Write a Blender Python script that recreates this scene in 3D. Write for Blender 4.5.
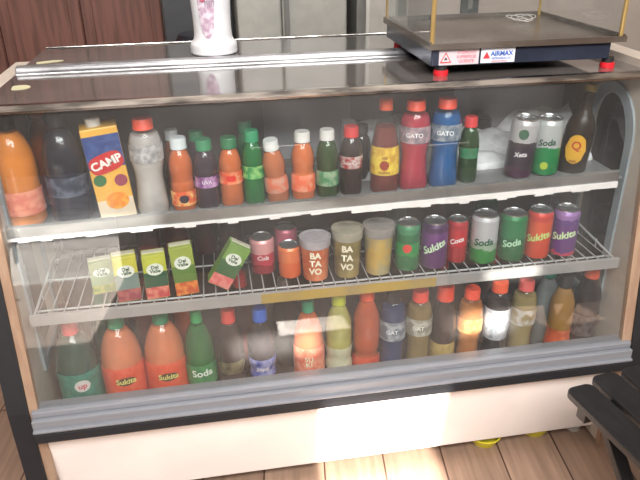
import bpy, bmesh, math, random
from mathutils import Vector, Matrix
from math import radians as R_, sin, cos, pi
random.seed(7)
for o in list(bpy.data.objects): bpy.data.objects.remove(o)
S = bpy.context.scene; COL = S.collection

# ------------------------------------------------------------ camera
CAM = (0.4761, -1.2829, 1.3925)
cd = bpy.data.cameras.new('camera'); cam = bpy.data.objects.new('camera', cd); COL.objects.link(cam)
cd.sensor_width = 36; cd.lens = 650/640*36; cd.clip_start = .02; cd.clip_end = 200
yaw, pit, rol = R_(9.0777), R_(26.3062), R_(0.9984)
F = Vector((sin(yaw)*cos(pit), cos(yaw)*cos(pit), -sin(pit)))
Rv = Vector((cos(yaw), -sin(yaw), 0)); U = Rv.cross(F)
R2 = Rv*cos(rol) - U*sin(rol); U2 = U*cos(rol) + Rv*sin(rol)
m = Matrix((R2, U2, -F)).transposed().to_4x4(); m.translation = CAM; cam.matrix_world = m
S.camera = cam

# ------------------------------------------------------------ light
SUN_E = 34.0
w = bpy.data.worlds.new('world'); S.world = w; w.use_nodes = True
nt = w.node_tree; bg = nt.nodes['Background']
sky = nt.nodes.new('ShaderNodeTexSky'); sky.sky_type = 'NISHITA'; sky.sun_disc = False
sky.sun_elevation = R_(SUN_E); sky.sun_rotation = pi; sky.air_density = 1.0; sky.dust_density = 3.0
nt.links.new(sky.outputs[0], bg.inputs[0]); bg.inputs[1].default_value = 0.22
sd = bpy.data.lights.new('sun', 'SUN'); sd.energy = 21; sd.angle = R_(.6); sd.color = (1, .93, .84)
sun = bpy.data.objects.new('sun', sd); COL.objects.link(sun)
sun.location = (0, -6, 6)
sun.rotation_euler = Vector((0, cos(R_(SUN_E)), -sin(R_(SUN_E)))).to_track_quat('-Z', 'Y').to_euler()
def area(name, loc, tgt, sx, sy, e, col):
    a = bpy.data.lights.new(name, 'AREA'); a.shape = 'RECTANGLE'; a.size = sx; a.size_y = sy; a.energy = e; a.color = col
    o = bpy.data.objects.new(name, a); COL.objects.link(o); o.location = loc
    o.rotation_euler = (Vector(tgt)-Vector(loc)).to_track_quat('-Z', 'Y').to_euler(); return o
area('front_fill_light', (.75, -1.9, 2.5), (.75, -.2, .6), 2.6, .9, 130, (1, .97, .94))  # unseen fill light added to brighten the counter and its drinks
area('back_room_light', (.6, 1.4, 2.5), (.6, 1.4, 0), 1.6, .5, 15, (1, .97, .95))
vs = S.view_settings; vs.view_transform = 'Standard'; vs.look = 'None'; vs.gamma = 1; vs.use_curve_mapping = False
vs.exposure = 0.40

# ------------------------------------------------------------ materials
MC = {}
def lin(c):
    return tuple((x/12.92 if x <= .04045 else ((x+.055)/1.055)**2.4) for x in [v/255 for v in c]) + (1,)
def mat(key, c, rough=.5, metal=0, coat=0, noise=0, scale=20, c2=None, bump=0, trans=0, stretch=(1, 1, 1), spec=.5):
    if key in MC: return MC[key]
    m = bpy.data.materials.new(key); m.use_nodes = True; n = m.node_tree; p = n.nodes['Principled BSDF']
    p.inputs['Roughness'].default_value = rough; p.inputs['Metallic'].default_value = metal
    p.inputs['Coat Weight'].default_value = coat; p.inputs['Coat Roughness'].default_value = .08
    p.inputs['Transmission Weight'].default_value = trans; p.inputs['Specular IOR Level'].default_value = spec
    tc = n.nodes.new('ShaderNodeTexCoord'); mp = n.nodes.new('ShaderNodeMapping'); mp.inputs['Scale'].default_value = stretch
    n.links.new(tc.outputs['Object'], mp.inputs[0])
    tx = n.nodes.new('ShaderNodeTexNoise'); tx.inputs['Scale'].default_value = scale; tx.inputs['Detail'].default_value = 4
    n.links.new(mp.outputs[0], tx.inputs['Vector'])
    cc2 = lin(c2) if c2 else tuple(v*(1-max(noise, .08)) for v in lin(c)[:3]) + (1,)
    cr = n.nodes.new('ShaderNodeValToRGB'); cr.color_ramp.elements[0].position = .42; cr.color_ramp.elements[1].position = .6
    cr.color_ramp.elements[0].color = lin(c); cr.color_ramp.elements[1].color = cc2
    n.links.new(tx.outputs[0], cr.inputs[0]); n.links.new(cr.outputs[0], p.inputs['Base Color'])
    if bump:
        b = n.nodes.new('ShaderNodeBump'); b.inputs['Strength'].default_value = bump; b.inputs['Distance'].default_value = .01
        n.links.new(tx.outputs[0], b.inputs['Height']); n.links.new(b.outputs[0], p.inputs['Normal'])
    MC[key] = m; return m
def pane_mat(key, tint, dust_haze=.04, dust_haze_c=(200, 200, 200), rough=.01, body=0.0, bodyc=(255, 255, 255), ior=1.5):
    """thin clear sheet: transparent, fresnel gloss and a dusty film that also paints the milky reflected veil"""
    if key in MC: return MC[key]
    m = bpy.data.materials.new(key); m.use_nodes = True; n = m.node_tree; n.nodes.clear()
    out = n.nodes.new('ShaderNodeOutputMaterial'); tr = n.nodes.new('ShaderNodeBsdfTransparent'); tr.inputs[0].default_value = lin(tint)
    gl = n.nodes.new('ShaderNodeBsdfGlossy'); gl.inputs['Roughness'].default_value = rough
    fr = n.nodes.new('ShaderNodeFresnel'); fr.inputs[0].default_value = ior
    df = n.nodes.new('ShaderNodeBsdfDiffuse'); df.inputs[0].default_value = lin(dust_haze_c)
    tc = n.nodes.new('ShaderNodeTexCoord'); tx = n.nodes.new('ShaderNodeTexNoise'); tx.inputs['Scale'].default_value = 5; tx.inputs['Detail'].default_value = 6
    n.links.new(tc.outputs['Object'], tx.inputs['Vector'])
    mr = n.nodes.new('ShaderNodeMapRange'); mr.inputs['From Min'].default_value = .35; mr.inputs['From Max'].default_value = .7
    mr.inputs['To Min'].default_value = dust_haze*.5; mr.inputs['To Max'].default_value = dust_haze*1.5; n.links.new(tx.outputs[0], mr.inputs[0])
    m1 = n.nodes.new('ShaderNodeMixShader'); n.links.new(mr.outputs[0], m1.inputs[0]); n.links.new(tr.outputs[0], m1.inputs[1]); n.links.new(df.outputs[0], m1.inputs[2])
    ge = n.nodes.new('ShaderNodeNewGeometry'); iv = n.nodes.new('ShaderNodeMath'); iv.operation = 'SUBTRACT'; iv.inputs[0].default_value = 1; n.links.new(ge.outputs['Backfacing'], iv.inputs[1])
    mu = n.nodes.new('ShaderNodeMath'); mu.operation = 'MULTIPLY'; n.links.new(iv.outputs[0], mu.inputs[0]); n.links.new(fr.outputs[0], mu.inputs[1])
    m2 = n.nodes.new('ShaderNodeMixShader'); n.links.new(mu.outputs[0], m2.inputs[0]); n.links.new(m1.outputs[0], m2.inputs[1]); n.links.new(gl.outputs[0], m2.inputs[2])
    n.links.new(m2.outputs[0], out.inputs[0]); MC[key] = m; return m
def band_mat(key, stops, c_noise=None, rough=.3, metal=.2):
    """printed can: colour bands by height on the can (stops: z 0..1, colour)"""
    if key in MC: return MC[key]
    m = bpy.data.materials.new(key); m.use_nodes = True; n = m.node_tree; p = n.nodes['Principled BSDF']
    p.inputs['Roughness'].default_value = rough; p.inputs['Metallic'].default_value = metal
    tc = n.nodes.new('ShaderNodeTexCoord'); sp = n.nodes.new('ShaderNodeSeparateXYZ'); n.links.new(tc.outputs['Generated'], sp.inputs[0])
    tx = n.nodes.new('ShaderNodeTexNoise'); tx.inputs['Scale'].default_value = 3; n.links.new(tc.outputs['Generated'], tx.inputs['Vector'])
    ma = n.nodes.new('ShaderNodeMath'); ma.operation = 'MULTIPLY_ADD'; n.links.new(tx.outputs[0], ma.inputs[0]); ma.inputs[1].default_value = .22; n.links.new(sp.outputs[2], ma.inputs[2])
    sb = n.nodes.new('ShaderNodeMath'); sb.operation = 'SUBTRACT'; n.links.new(ma.outputs[0], sb.inputs[0]); sb.inputs[1].default_value = .11
    cr = n.nodes.new('ShaderNodeValToRGB'); cr.color_ramp.interpolation = 'CONSTANT'; e = cr.color_ramp.elements
    e[0].position = 0; e[0].color = lin(stops[0][1]); e[1].position = stops[1][0]; e[1].color = lin(stops[1][1])
    for s in stops[2:]: x = e.new(s[0]); x.color = lin(s[1])
    n.links.new(sb.outputs[0], cr.inputs[0]); n.links.new(cr.outputs[0], p.inputs['Base Color'])
    MC[key] = m; return m
def rgb(c, rough=.45, **k): return mat('plain_%d_%d_%d_%d' % (c[0], c[1], c[2], int(rough*100)), c, rough, **k)

# ------------------------------------------------------------ mesh helpers
def link(name, bm, m, parent=None, smooth=False, loc=None, bevel=0):
    me = bpy.data.meshes.new(name); bmesh.ops.recalc_face_normals(bm, faces=bm.faces[:]); bm.to_mesh(me); bm.free()
    for x in (m if isinstance(m, (list, tuple)) else [m]): me.materials.append(x)
    if smooth:
        me.polygons.foreach_set('use_smooth', [True]*len(me.polygons))
        me.set_sharp_from_angle(angle=R_(40))
    o = bpy.data.objects.new(name, me); COL.objects.link(o)
    if parent: o.parent = parent
    if loc: o.location = loc
    if bevel:
        b = o.modifiers.new('bevel', 'BEVEL'); b.width = bevel; b.segments = 2; b.limit_method = 'ANGLE'
    return o
def tag(o, label, cat, group=None, kind=None):
    o['label'] = label; o['category'] = cat
    if group: o['group'] = group
    if kind: o['kind'] = kind
    return o
def struct(o, label=None):
    o['kind'] = 'structure'
    if label: o['label'] = label; o['category'] = 'structure'
    return o
def empty(name, loc, rz=0, tilt=None):
    o = bpy.data.objects.new(name, None); COL.objects.link(o); o.location = loc; o.rotation_euler = (tilt[0] if tilt else 0, tilt[1] if tilt else 0, rz)
    o.empty_display_size = .05; return o
def box(bm, x0, x1, y0, y1, z0, z1, M=None, mi=0):
    vs_ = [bm.verts.new((x, y, z)) for z in (z0, z1) for y in (y0, y1) for x in (x0, x1)]
    if M is not None:
        for v in vs_: v.co = M @ v.co
    for f in ((0, 2, 3, 1), (4, 5, 7, 6), (0, 1, 5, 4), (2, 6, 7, 3), (0, 4, 6, 2), (1, 3, 7, 5)):
        fc = bm.faces.new([vs_[i] for i in f]); fc.material_index = mi
def lathe(bm, prof, seg=32, cx=0, cy=0, cz=0, lobes=0, amp=0):
    rings = []
    for r, z in prof:
        if r < 1e-6: rings.append([bm.verts.new((cx, cy, cz+z))]); continue
        rings.append([bm.verts.new((cx+r*(1+amp*cos(lobes*2*pi*i/seg))*cos(2*pi*i/seg), cy+r*(1+amp*cos(lobes*2*pi*i/seg))*sin(2*pi*i/seg), cz+z)) for i in range(seg)])
    for a, b in zip(rings, rings[1:]):
        for i in range(seg):
            j = (i+1) % seg
            if len(a) == 1 and len(b) == 1: continue
            if len(a) == 1: bm.faces.new((a[0], b[i], b[j]))
            elif len(b) == 1: bm.faces.new((a[i], a[j], b[0]))
            else: bm.faces.new((a[i], a[j], b[j], b[i]))
def tube(bm, p, q, r, seg=8):
    p = Vector(p); q = Vector(q); d = q-p; L = d.length; M = Matrix.Translation(p) @ d.to_track_quat('Z', 'Y').to_matrix().to_4x4()
    n0 = len(bm.verts); lathe(bm, [(0, 0), (r, 0), (r, L), (0, L)], seg); bm.verts.ensure_lookup_table()
    for v in bm.verts[n0:]: v.co = M @ v.co
def prism_x(bm, poly, x0, x1):
    a = [bm.verts.new((x0, y, z)) for y, z in poly]; b = [bm.verts.new((x1, y, z)) for y, z in poly]
    n = len(poly); bm.faces.new(a[::-1]); bm.faces.new(b)
    for i in range(n): bm.faces.new((a[i], a[(i+1) % n], b[(i+1) % n], b[i]))
def smooth_prof(pts, n=4):
    """Catmull-Rom through profile points"""
    out = []
    for i in range(len(pts)-1):
        p0 = pts[max(i-1, 0)]; p1 = pts[i]; p2 = pts[i+1]; p3 = pts[min(i+2, len(pts)-1)]
        for k in range(n):
            t = k/n
            out.append(tuple(.5*((2*p1[j])+(-p0[j]+p2[j])*t+(2*p0[j]-5*p1[j]+4*p2[j]-p3[j])*t*t+(-p0[j]+3*p1[j]-3*p2[j]+p3[j])*t**3) for j in (0, 1)))
    out.append(pts[-1]); return [(max(r, 0), z) for r, z in out]
def text_bm(s, size, bold=.02, shear=0):
    cu = bpy.data.curves.new('t', 'FONT'); cu.body = s; cu.size = size; cu.align_x = 'CENTER'; cu.align_y = 'CENTER'
    cu.offset = bold*size; cu.shear = shear; cu.resolution_u = 3; cu.space_line = .8
    o = bpy.data.objects.new('t', cu); COL.objects.link(o); dg = bpy.context.evaluated_depsgraph_get(); dg.update()
    me = o.evaluated_get(dg).to_mesh(); bm = bmesh.new(); bm.from_mesh(me); o.evaluated_get(dg).to_mesh_clear()
    bpy.data.objects.remove(o); bpy.data.curves.remove(cu); return bm
def text_cyl(s, size, r, z, col, parent, phi=0, rot=0, bold=.02, shear=0, r2=None, name='lettering', lift=.0008, gap=None):
    bm = text_bm(s, size, bold, shear)
    if rot: bmesh.ops.rotate(bm, verts=bm.verts, matrix=Matrix.Rotation(rot, 3, 'Z'))
    x = -.06
    while x < .06:
        bmesh.ops.bisect_plane(bm, geom=bm.verts[:]+bm.edges[:]+bm.faces[:], plane_co=(x, 0, 0), plane_no=(1, 0, 0)); x += r*.25
    rr = r+lift
    for v in bm.verts:
        a = v.co.x/rr+phi; v.co = Vector((rr*sin(a), -rr*cos(a), z+v.co.y))
    return link(name, bm, rgb(col, .4), parent)
def text_flat(s, size, M, col, parent, bold=.02, shear=0, name='lettering'):
    bm = text_bm(s, size, bold, shear)
    for v in bm.verts: v.co = M @ v.co
    return link(name, bm, rgb(col, .4), parent)
def face_rz(x, y):  # local -Y looks at the shopper
    return math.atan2(CAM[0]-x, -(CAM[1]-y)) * 1.0
def disc_cyl(bm, r, z0, rx, rz, phi=0, lift=.0005, n=24):
    """oval patch wrapped on a cylinder"""
    rr = r+lift
    for k in range(8):
        a = -1+k/4; b = a+.25
        def col(t):
            h = math.sqrt(max(0, 1-t*t)); an = t*rx/rr+phi
            return (bm.verts.new((rr*sin(an), -rr*cos(an), z0-h*rz)), bm.verts.new((rr*sin(an), -rr*cos(an), z0+h*rz)))
        p = col(a); q = col(b)
        bm.faces.new((p[0], q[0], q[1], p[1]))

# ------------------------------------------------------------ room
WOODF = None
def plank_floor():
    m = bpy.data.materials.new('wood_plank_tile'); m.use_nodes = True; n = m.node_tree; p = n.nodes['Principled BSDF']; p.inputs['Roughness'].default_value = .35
    tc = n.nodes.new('ShaderNodeTexCoord'); mp = n.nodes.new('ShaderNodeMapping'); mp.inputs['Rotation'].default_value = (0, 0, R_(97))
    n.links.new(tc.outputs['Object'], mp.inputs[0])
    br = n.nodes.new('ShaderNodeTexBrick'); br.inputs['Scale'].default_value = 1; br.inputs['Brick Width'].default_value = .9; br.inputs['Row Height'].default_value = .17
    br.inputs['Mortar Size'].default_value = .0025; br.inputs['Color1'].default_value = lin((152, 126, 108)); br.inputs['Color2'].default_value = lin((134, 110, 94)); br.inputs['Mortar'].default_value = lin((70, 50, 42))
    n.links.new(mp.outputs[0], br.inputs[0])
    mp2 = n.nodes.new('ShaderNodeMapping'); mp2.inputs['Scale'].default_value = (2, 30, 2); n.links.new(mp.outputs[0], mp2.inputs[0])
    nz = n.nodes.new('ShaderNodeTexNoise'); nz.inputs['Scale'].default_value = 2; nz.inputs['Detail'].default_value = 6; n.links.new(mp2.outputs[0], nz.inputs['Vector'])
    mx = n.nodes.new('ShaderNodeMix'); mx.data_type = 'RGBA'; mx.blend_type = 'OVERLAY'; mx.inputs[0].default_value = .5
    n.links.new(br.outputs[0], mx.inputs[6]); n.links.new(nz.outputs[0], mx.inputs[7]); n.links.new(mx.outputs[2], p.inputs['Base Color']); return m
bm = bmesh.new(); box(bm, -2.6, 3.3, -2.8, 2.35, -.1, 0); struct(link('floor', bm, plank_floor()))
WALL = mat('painted_wall', (178, 168, 160), .8, noise=.08, scale=3)
bm = bmesh.new(); box(bm, -2.6, 3.3, 2.2, 2.35, 0, 2.9); struct(link('wall_back', bm, WALL))
bm = bmesh.new(); box(bm, -2.75, -2.6, -2.8, 2.35, 0, 2.9); struct(link('wall_left', bm, WALL))
bm = bmesh.new(); box(bm, 3.3, 3.45, -2.8, 2.35, 0, 2.9); struct(link('wall_right', bm, WALL))
bm = bmesh.new(); box(bm, -2.75, 3.45, -2.8, 2.35, 2.9, 3.05); struct(link('ceiling', bm, mat('white_ceiling', (225, 222, 216), .9)))
# front wall of the shop: unseen, its openings cut to shape sun patches and reflections
FW = mat('front_wall_paint', (120, 108, 100), .8, noise=.2, scale=6)
bm = bmesh.new(); y0, y1 = -2.8, -2.7; T = 2.18
xs = sorted(set([.01, .33, -2.6, -.2, .47, .60, .68, 1.01, 1.02, 1.08, 1.11, 1.19, 1.25, 1.85, 2.15, 3.3])); zs = [0, .72, .78, .85, .98, 1.15, 1.4, T, 2.268, 2.396, 2.424, 2.52, 2.657, 2.756, 2.9]
def openat(x, z):
    if z < T: return (x < -.2 and z < .85) or (.68 < x < 1.01 and (z > 1.4 or .78 < z < .98)) or (1.85 < x < 2.15 and .72 < z < 1.15)
    if 2.268 < z < 2.396: return .47 < x < .68 or 1.02 < x < 1.19
    if 2.657 < z < 2.756: return .01 < x < .33
    if 2.424 < z < 2.52: return 1.11 < x < 1.25
    return False
for i in range(len(xs)-1):
    for j in range(len(zs)-1):
        if not openat((xs[i]+xs[i+1])/2, (zs[j]+zs[j+1])/2): box(bm, xs[i], xs[i+1], y0, y1, zs[j], zs[j+1])
struct(link('wall_front', bm, FW))
bm = bmesh.new(); box(bm, -14, 14, -16, -2.8, -.14, -.04); struct(link('ground', bm, mat('street_concrete', (222, 218, 212), .9, noise=.25, scale=4)))
bm = bmesh.new(); box(bm, -9, 12, -12.3, -12, -.04, 5)
struct(link('wall_street', bm, mat('street_facade', (150, 120, 108), .9, noise=.3, scale=1.5)))

# back room things
DOORW = mat('red_brown_door_wood', (108, 70, 60), .45, c2=(88, 56, 48), scale=3, stretch=(14, 14, 1))
def door(name, x0, x1, label):
    t = empty(name, ((x0+x1)/2, 2.18, 0)); a = (x1-x0)/2
    bm = bmesh.new(); box(bm, -a+.002, a-.002, -.03, .015, .005, 2.1); link('door_panel', bm, DOORW, t)
    bm = bmesh.new()
    for s in (-1, 1): box(bm, s*(a-.03)-.025, s*(a-.03)+.025, -.042, -.03, .005, 2.1)
    for z in (.05, 1.2, 2.05): box(bm, -a+.055, a-.055, -.042, -.03, z-.05, z+.05)
    link('door_frame', bm, DOORW, t, bevel=.003)
    bm = bmesh.new(); tube(bm, (a-.05, -.042, .7), (a-.05, -.09, .7), .012); box(bm, a-.15, a-.04, -.1, -.085, .69, .71); link('door_handle', bm, rgb((150, 145, 140), .3), t)
    t['kind'] = 'structure'; return t
door('door_1', -1.0, -.5, ''); door('door_2', -.5, -.12, ''); door('door_3', -.12, .26, '')
t = tag(empty('refrigerator', (.86, 1.95, 0)), 'pale grey upright refrigerator behind the counter, beside the dark gap', 'refrigerator')
bm = bmesh.new(); box(bm, -.25, .25, -.13, .2, .04, 1.8); link('body', bm, mat('fridge_enamel', (168, 168, 162), .4, noise=.03), t, bevel=.01)
bm = bmesh.new(); box(bm, -.25, -.052, -.165, -.132, .06, 1.78); link('door', bm, MC['fridge_enamel'], t, bevel=.01)
bm = bmesh.new(); box(bm, -.048, .25, -.165, -.132, .06, 1.78); d2 = link('door', bm, MC['fridge_enamel'], t, bevel=.01)
bm = bmesh.new(); box(bm, -.04, -.02, -.2, -.167, .8, 1.3); link('handle', bm, rgb((120, 120, 118), .3), d2)
bm = bmesh.new()
for x in (-.2, .2):
    for y in (-.08, .15): bm = bmesh.new(); lathe(bm, [(0, 0), (.02, 0), (.02, .041), (0, .041)], 12, x, y); link('foot', bm, rgb((40, 40, 40)), t)
t = tag(empty('dark_gap_block', (.435, 2.12, 0)), 'dark grey cupboard block added to darken the gap between the wooden doors and the refrigerator', 'cabinet')  # cupboard shape added to make the gap behind the counter dark
bm = bmesh.new(); box(bm, -.165, .165, -.06, .078, 0, 1.7); link('body', bm, mat('charcoal_sheet', (62, 64, 68), .4), t, bevel=.004)
for sx in (-1, 1):
    bm = bmesh.new(); box(bm, min(sx*.003, sx*.162), max(sx*.003, sx*.162), -.075, -.061, .05, 1.68); link('door', bm, MC['charcoal_sheet'], t, bevel=.003)
t = tag(empty('rubbish_bin', (.45, 1.86, 0)), 'black bin in the dark gap beside the wooden doors', 'bin')
bm = bmesh.new(); lathe(bm, [(0, 0), (.11, 0), (.14, .8), (.15, .8), (.15, .82), (.13, .82), (.12, .05), (0, .05)], 24); link('body', bm, rgb((26, 28, 32), .4), t, True)
bm = bmesh.new(); lathe(bm, [(.0, .82), (.155, .82), (.155, .85), (.11, .93), (0, .95)], 24); link('lid', bm, rgb((30, 32, 38), .4), t, True)
t = tag(empty('cabinet', (1.27, 1.9, 0), R_(0)), 'tall white cupboard with its door ajar behind the counter', 'cabinet')
bm = bmesh.new(); box(bm, -.1, .1, -.05, .28, 0, 1.9); link('body', bm, mat('cupboard_grey', (146, 145, 140), .5), t, bevel=.004)
bm = bmesh.new(); box(bm, -.2, 0, -.02, 0, .05, 1.88, Matrix.Translation((.07, -.055, 0)) @ Matrix.Rotation(R_(38), 4, 'Z')); link('door', bm, mat('cupboard_white', (205, 205, 200), .4), t, bevel=.004)
bm = bmesh.new(); box(bm, 0, .045, 0, .045, 0, 2.6); tag(link('metal_post', bm, rgb((38, 58, 50), .4), loc=(1.44, 2.1, 0)), 'dark green metal post standing behind the counter', 'post')
t = tag(empty('wall_switch', (1.86, 2.2, .98)), 'small dark wall plate seen through the glass case', 'switch')
bm = bmesh.new(); box(bm, -.05, .05, -.012, 0, -.07, .07); link('plate', bm, rgb((60, 72, 70), .4), t, bevel=.003)
bm = bmesh.new(); box(bm, -.012, .012, -.02, -.012, -.03, .03); link('button', bm, rgb((120, 125, 120), .4), t)

# ------------------------------------------------------------ display counter
CREAM = mat('cream_white_laminate', (246, 238, 233), .35, noise=.03, scale=3, coat=.3)
ALU = mat('brushed_aluminium', (138, 141, 148), .4, metal=.3, noise=.08, scale=6, stretch=(.4, 10, 10))
CHROME = mat('worn_chrome', (205, 200, 195), .16, metal=1, c2=(120, 118, 116), scale=14, stretch=(.5, 3, 3), bump=.1)
BLACKR = mat('black_rubber_trim', (28, 30, 35), .55)
WOODE = mat('tan_wood_edge', (160, 134, 112), .5, c2=(146, 118, 98), scale=8, stretch=(6, 6, 1))
GREYIN = mat('interior_grey', (128, 121, 117), .5, noise=.12, scale=3)
GLASS = pane_mat('clear_front_glass', (248, 250, 250), dust_haze=.03, ior=2.0)  # pale film adds the milky veil of reflected daylight to the glass
DARKTOP = mat('dark_top_glass', (96, 91, 88), .07, noise=.3, scale=5, coat=.6, spec=.8)
W = 1.49
def gy(z): return (z-.371)*.089/.693     # y of the glass plane at height z
C = tag(empty('display_counter', (0, 0, 0)), 'long refrigerated glass-fronted drinks counter with cream base and chrome-edged top', 'display counter')
bm = bmesh.new(); prism_x(bm, [(.0, .295), (.045, .04), (.06, .04), (.02, .295)], 0, W); link('base_panel', bm, CREAM, C, bevel=.003)
bm = bmesh.new(); box(bm, 0, W, .062, .62, .05, .09); box(bm, 0, W, .6, .62, .09, 1.02); link('cabinet_body', bm, mat('zinc_sheet', (120, 120, 118), .5, metal=.4), C)
bm = bmesh.new(); box(bm, -.008, W+.02, -.026, .03, .322, .358); box(bm, -.008, W+.02, -.014, .03, .358, .374); box(bm, -.008, W+.02, -.034, -.02, .326, .334)
link('bottom_rail', bm, ALU, C, bevel=.003)
bm = bmesh.new(); box(bm, -.008, W+.02, -.03, .02, .2945, .322); link('rubber_strip', bm, BLACKR, C, bevel=.003)
for side, x0, x1, xw0, xw1, xb0, xb1 in (('l', -.055, 0, -.014, .006, -.06, -.014), ('r', W, W+.055, W-.001, W+.026, W+.026, W+.07)):
    bm = bmesh.new(); poly = [(0.012, 0.012), (.012, .371), (.1, 1.045), (.14, 1.078 if side == 'r' else 1.05), (.66, 1.085 if side == 'r' else 1.05), (.66, .012)]
    # panel with a long arched window: ring of quads around the hole
    hole = [(.115+.0, .42), (.315, .42)]; 
    cy, cz, ry, rz = .225, .87, .105, .135
    inner = [(.125, .40), (.33, .40)] + [(cy+ry*cos(a), cz+rz*sin(a)) for a in [pi*k/14 for k in range(15)]]
    outer = []
    def ray_out(p, c=(.25, .62)):
        d = (p[0]-c[0], p[1]-c[1]); best = None
        for i in range(len(poly)):
            a = poly[i]; b = poly[(i+1) % len(poly)]; e = (b[0]-a[0], b[1]-a[1]); den = d[0]*e[1]-d[1]*e[0]
            if abs(den) < 1e-9: continue
            t = ((a[0]-c[0])*e[1]-(a[1]-c[1])*e[0])/den; u = ((a[0]-c[0])*d[1]-(a[1]-c[1])*d[0])/den
            if t > 0 and -1e-6 <= u <= 1+1e-6 and (best is None or t < best): best = t
        return (c[0]+d[0]*best, c[1]+d[1]*best)
    pts = [(p, ray_out(p)) for p in inner]
    # include outer corners
    import bisect
    angs = lambda p: math.atan2(p[1]-.62, p[0]-.25)
    def ray_in(p, c=(.25, .62)):
        d = (p[0]-c[0], p[1]-c[1]); best = None
        for i in range(len(inner)):
            a = inner[i]; b = inner[(i+1) % len(inner)]; e = (b[0]-a[0], b[1]-a[1]); den = d[0]*e[1]-d[1]*e[0]
            if abs(den) < 1e-9: continue
            t = ((a[0]-c[0])*e[1]-(a[1]-c[1])*e[0])/den; u = ((a[0]-c[0])*d[1]-(a[1]-c[1])*d[0])/den
            if t > 0 and -1e-6 <= u <= 1+1e-6 and (best is None or t < best): best = t
        return (c[0]+d[0]*best, c[1]+d[1]*best)
    pts += [(ray_in(p), p) for p in poly]; pts.sort(key=lambda q: angs(q[0]))
    n = len(pts); V = [[bm.verts.new((x, p[0], p[1])) for p in (q[0], q[1])] for x in (x0, x1) for q in pts]
    for i in range(n):
        j = (i+1) % n; a, b, c_, d = V[i], V[j], V[n+i], V[n+j]
        bm.faces.new((a[0], b[0], b[1], a[1])); bm.faces.new((c_[0], c_[1], d[1], d[0]))
        bm.faces.new((a[0], c_[0], d[0], b[0])); bm.faces.new((a[1], b[1], d[1], c_[1]))
    P = link('side_panel', bm, mat('cream_side_panel', (190, 178, 166), .45, noise=.06), C)
    fr = [(-.002, .0), (-.002, .371), (.082, 1.05), (.13, 1.084), (.15, 1.07), (.104, 1.045), (.014, .371), (.014, .0)]
    bm = bmesh.new(); prism_x(bm, fr, xw0, xw1); link('wood_edge', bm, WOODE, P)
    fr2 = [(y-.006 if y < .1 else y, z) for y, z in fr]
    bm = bmesh.new(); prism_x(bm, fr2, xb0, xb1); link('rubber_edge', bm, BLACKR, P)
    # gasket and dark pane of the arched side window
    xi = x1 if side == 'l' else x0; dx = .006 if side == 'l' else -.006
    bm = bmesh.new(); g = inner; cyc, czc = .228, .68; k = len(g)
    rin = [((y-cyc)*.78+cyc, (z-czc)*.93+czc) for y, z in g]; rout = [((y-cyc)*1.04+cyc, (z-czc)*1.02+czc) for y, z in g]
    for i in range(k):
        j = (i+1) % k
        A = [bm.verts.new((xi+q, *p)) for q in (0, dx) for p in (rin[i], rin[j], rout[j], rout[i])]
        bm.faces.new(A[4:8]); bm.faces.new((A[0], A[1], A[5], A[4])); bm.faces.new((A[2], A[3], A[7], A[6]))
    link('window_gasket', bm, mat('grey_gasket', (150, 160, 166), .5), P)
    bm = bmesh.new(); xa = (x0+x1)/2; prism_x(bm, [((y-cyc)*.999+cyc, (z-czc)*.999+czc) for y, z in g], xa-.003, xa+.003)
    link('window_pane', bm, mat('dark_side_glass', (44, 46, 48), .06, spec=.6), P)
# interior
bm = bmesh.new(); box(bm, 0.002, W-.002, .42, .44, .2, 1.05); link('inner_liner', bm, GREYIN, C)
bm = bmesh.new(); box(bm, .002, W-.002, .03, .419, .225, .245); box(bm, .002, W-.002, .018, .03, .225, .36); box(bm, .002, W-.002, .41, .4195, .245, .56); link('well', bm, mat('shade_dark_well', (66, 54, 50), .5, noise=.2, scale=5), C)  # shade below the wire shelf painted into this dark brown
bm = bmesh.new(); prism_x(bm, [(gy(.374), .374), (gy(1.05), 1.05), (gy(1.05)+.006, 1.05), (gy(.374)+.006, .374)], .004, W-.004); link('front_glass', bm, GLASS, C)
bm = bmesh.new(); box(bm, -.001, W+.001, .1, .425, 1.05, 1.06); link('top_glass', bm, DARKTOP, C)
bm = bmesh.new(); prism_x(bm, [(.084, 1.05), (.08, 1.056), (.088, 1.066), (.104, 1.066), (.104, 1.05)], -.055, W+.052); link('front_trim', bm, CHROME, C)
bm = bmesh.new(); prism_x(bm, [(.425, 1.05), (.425, 1.063), (.433, 1.064), (.436, 1.075), (.456, 1.079), (.459, 1.066), (.458, 1.05)], -.001, W+.001); link('middle_trim', bm, mat('silver_tape', (178, 180, 184), .28, metal=.8, c2=(120, 120, 122), scale=10, stretch=(.6, 2, 2)), C, bevel=.003)
bm = bmesh.new(); box(bm, -.001, W+.001, .458, .79, 1.04, 1.062); link('rear_worktop', bm, mat('steel_worktop', (108, 106, 104), .12, metal=.35, noise=.3, scale=4, coat=.5), C)
bm = bmesh.new(); box(bm, -.001, W+.001, .79, .8, 1.03, 1.066); link('rear_trim', bm, CHROME, C, bevel=.002)
bm = bmesh.new(); box(bm, .002, W-.002, .66, .79, .3, 1.04); link('rear_body', bm, MC['zinc_sheet'], C)
for x, y in ((.08, .1), (1.46, .09), (.08, .55), (1.42, .55)):
    bm = bmesh.new(); lathe(bm, [(0, 0), (.022, 0), (.022, .012), (.012, .02), (.012, .052), (0, .052)], 16, x, y); link('foot', bm, rgb((200, 196, 188), .4), C, True)
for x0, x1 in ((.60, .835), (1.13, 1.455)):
    bm = bmesh.new(); box(bm, x0, x1, .416, .4198, .80, 1.04); link('rear_panel', bm, mat('pale_rear_panel', (176, 178, 184), .3, noise=.05, scale=3), C, bevel=.001)
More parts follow.
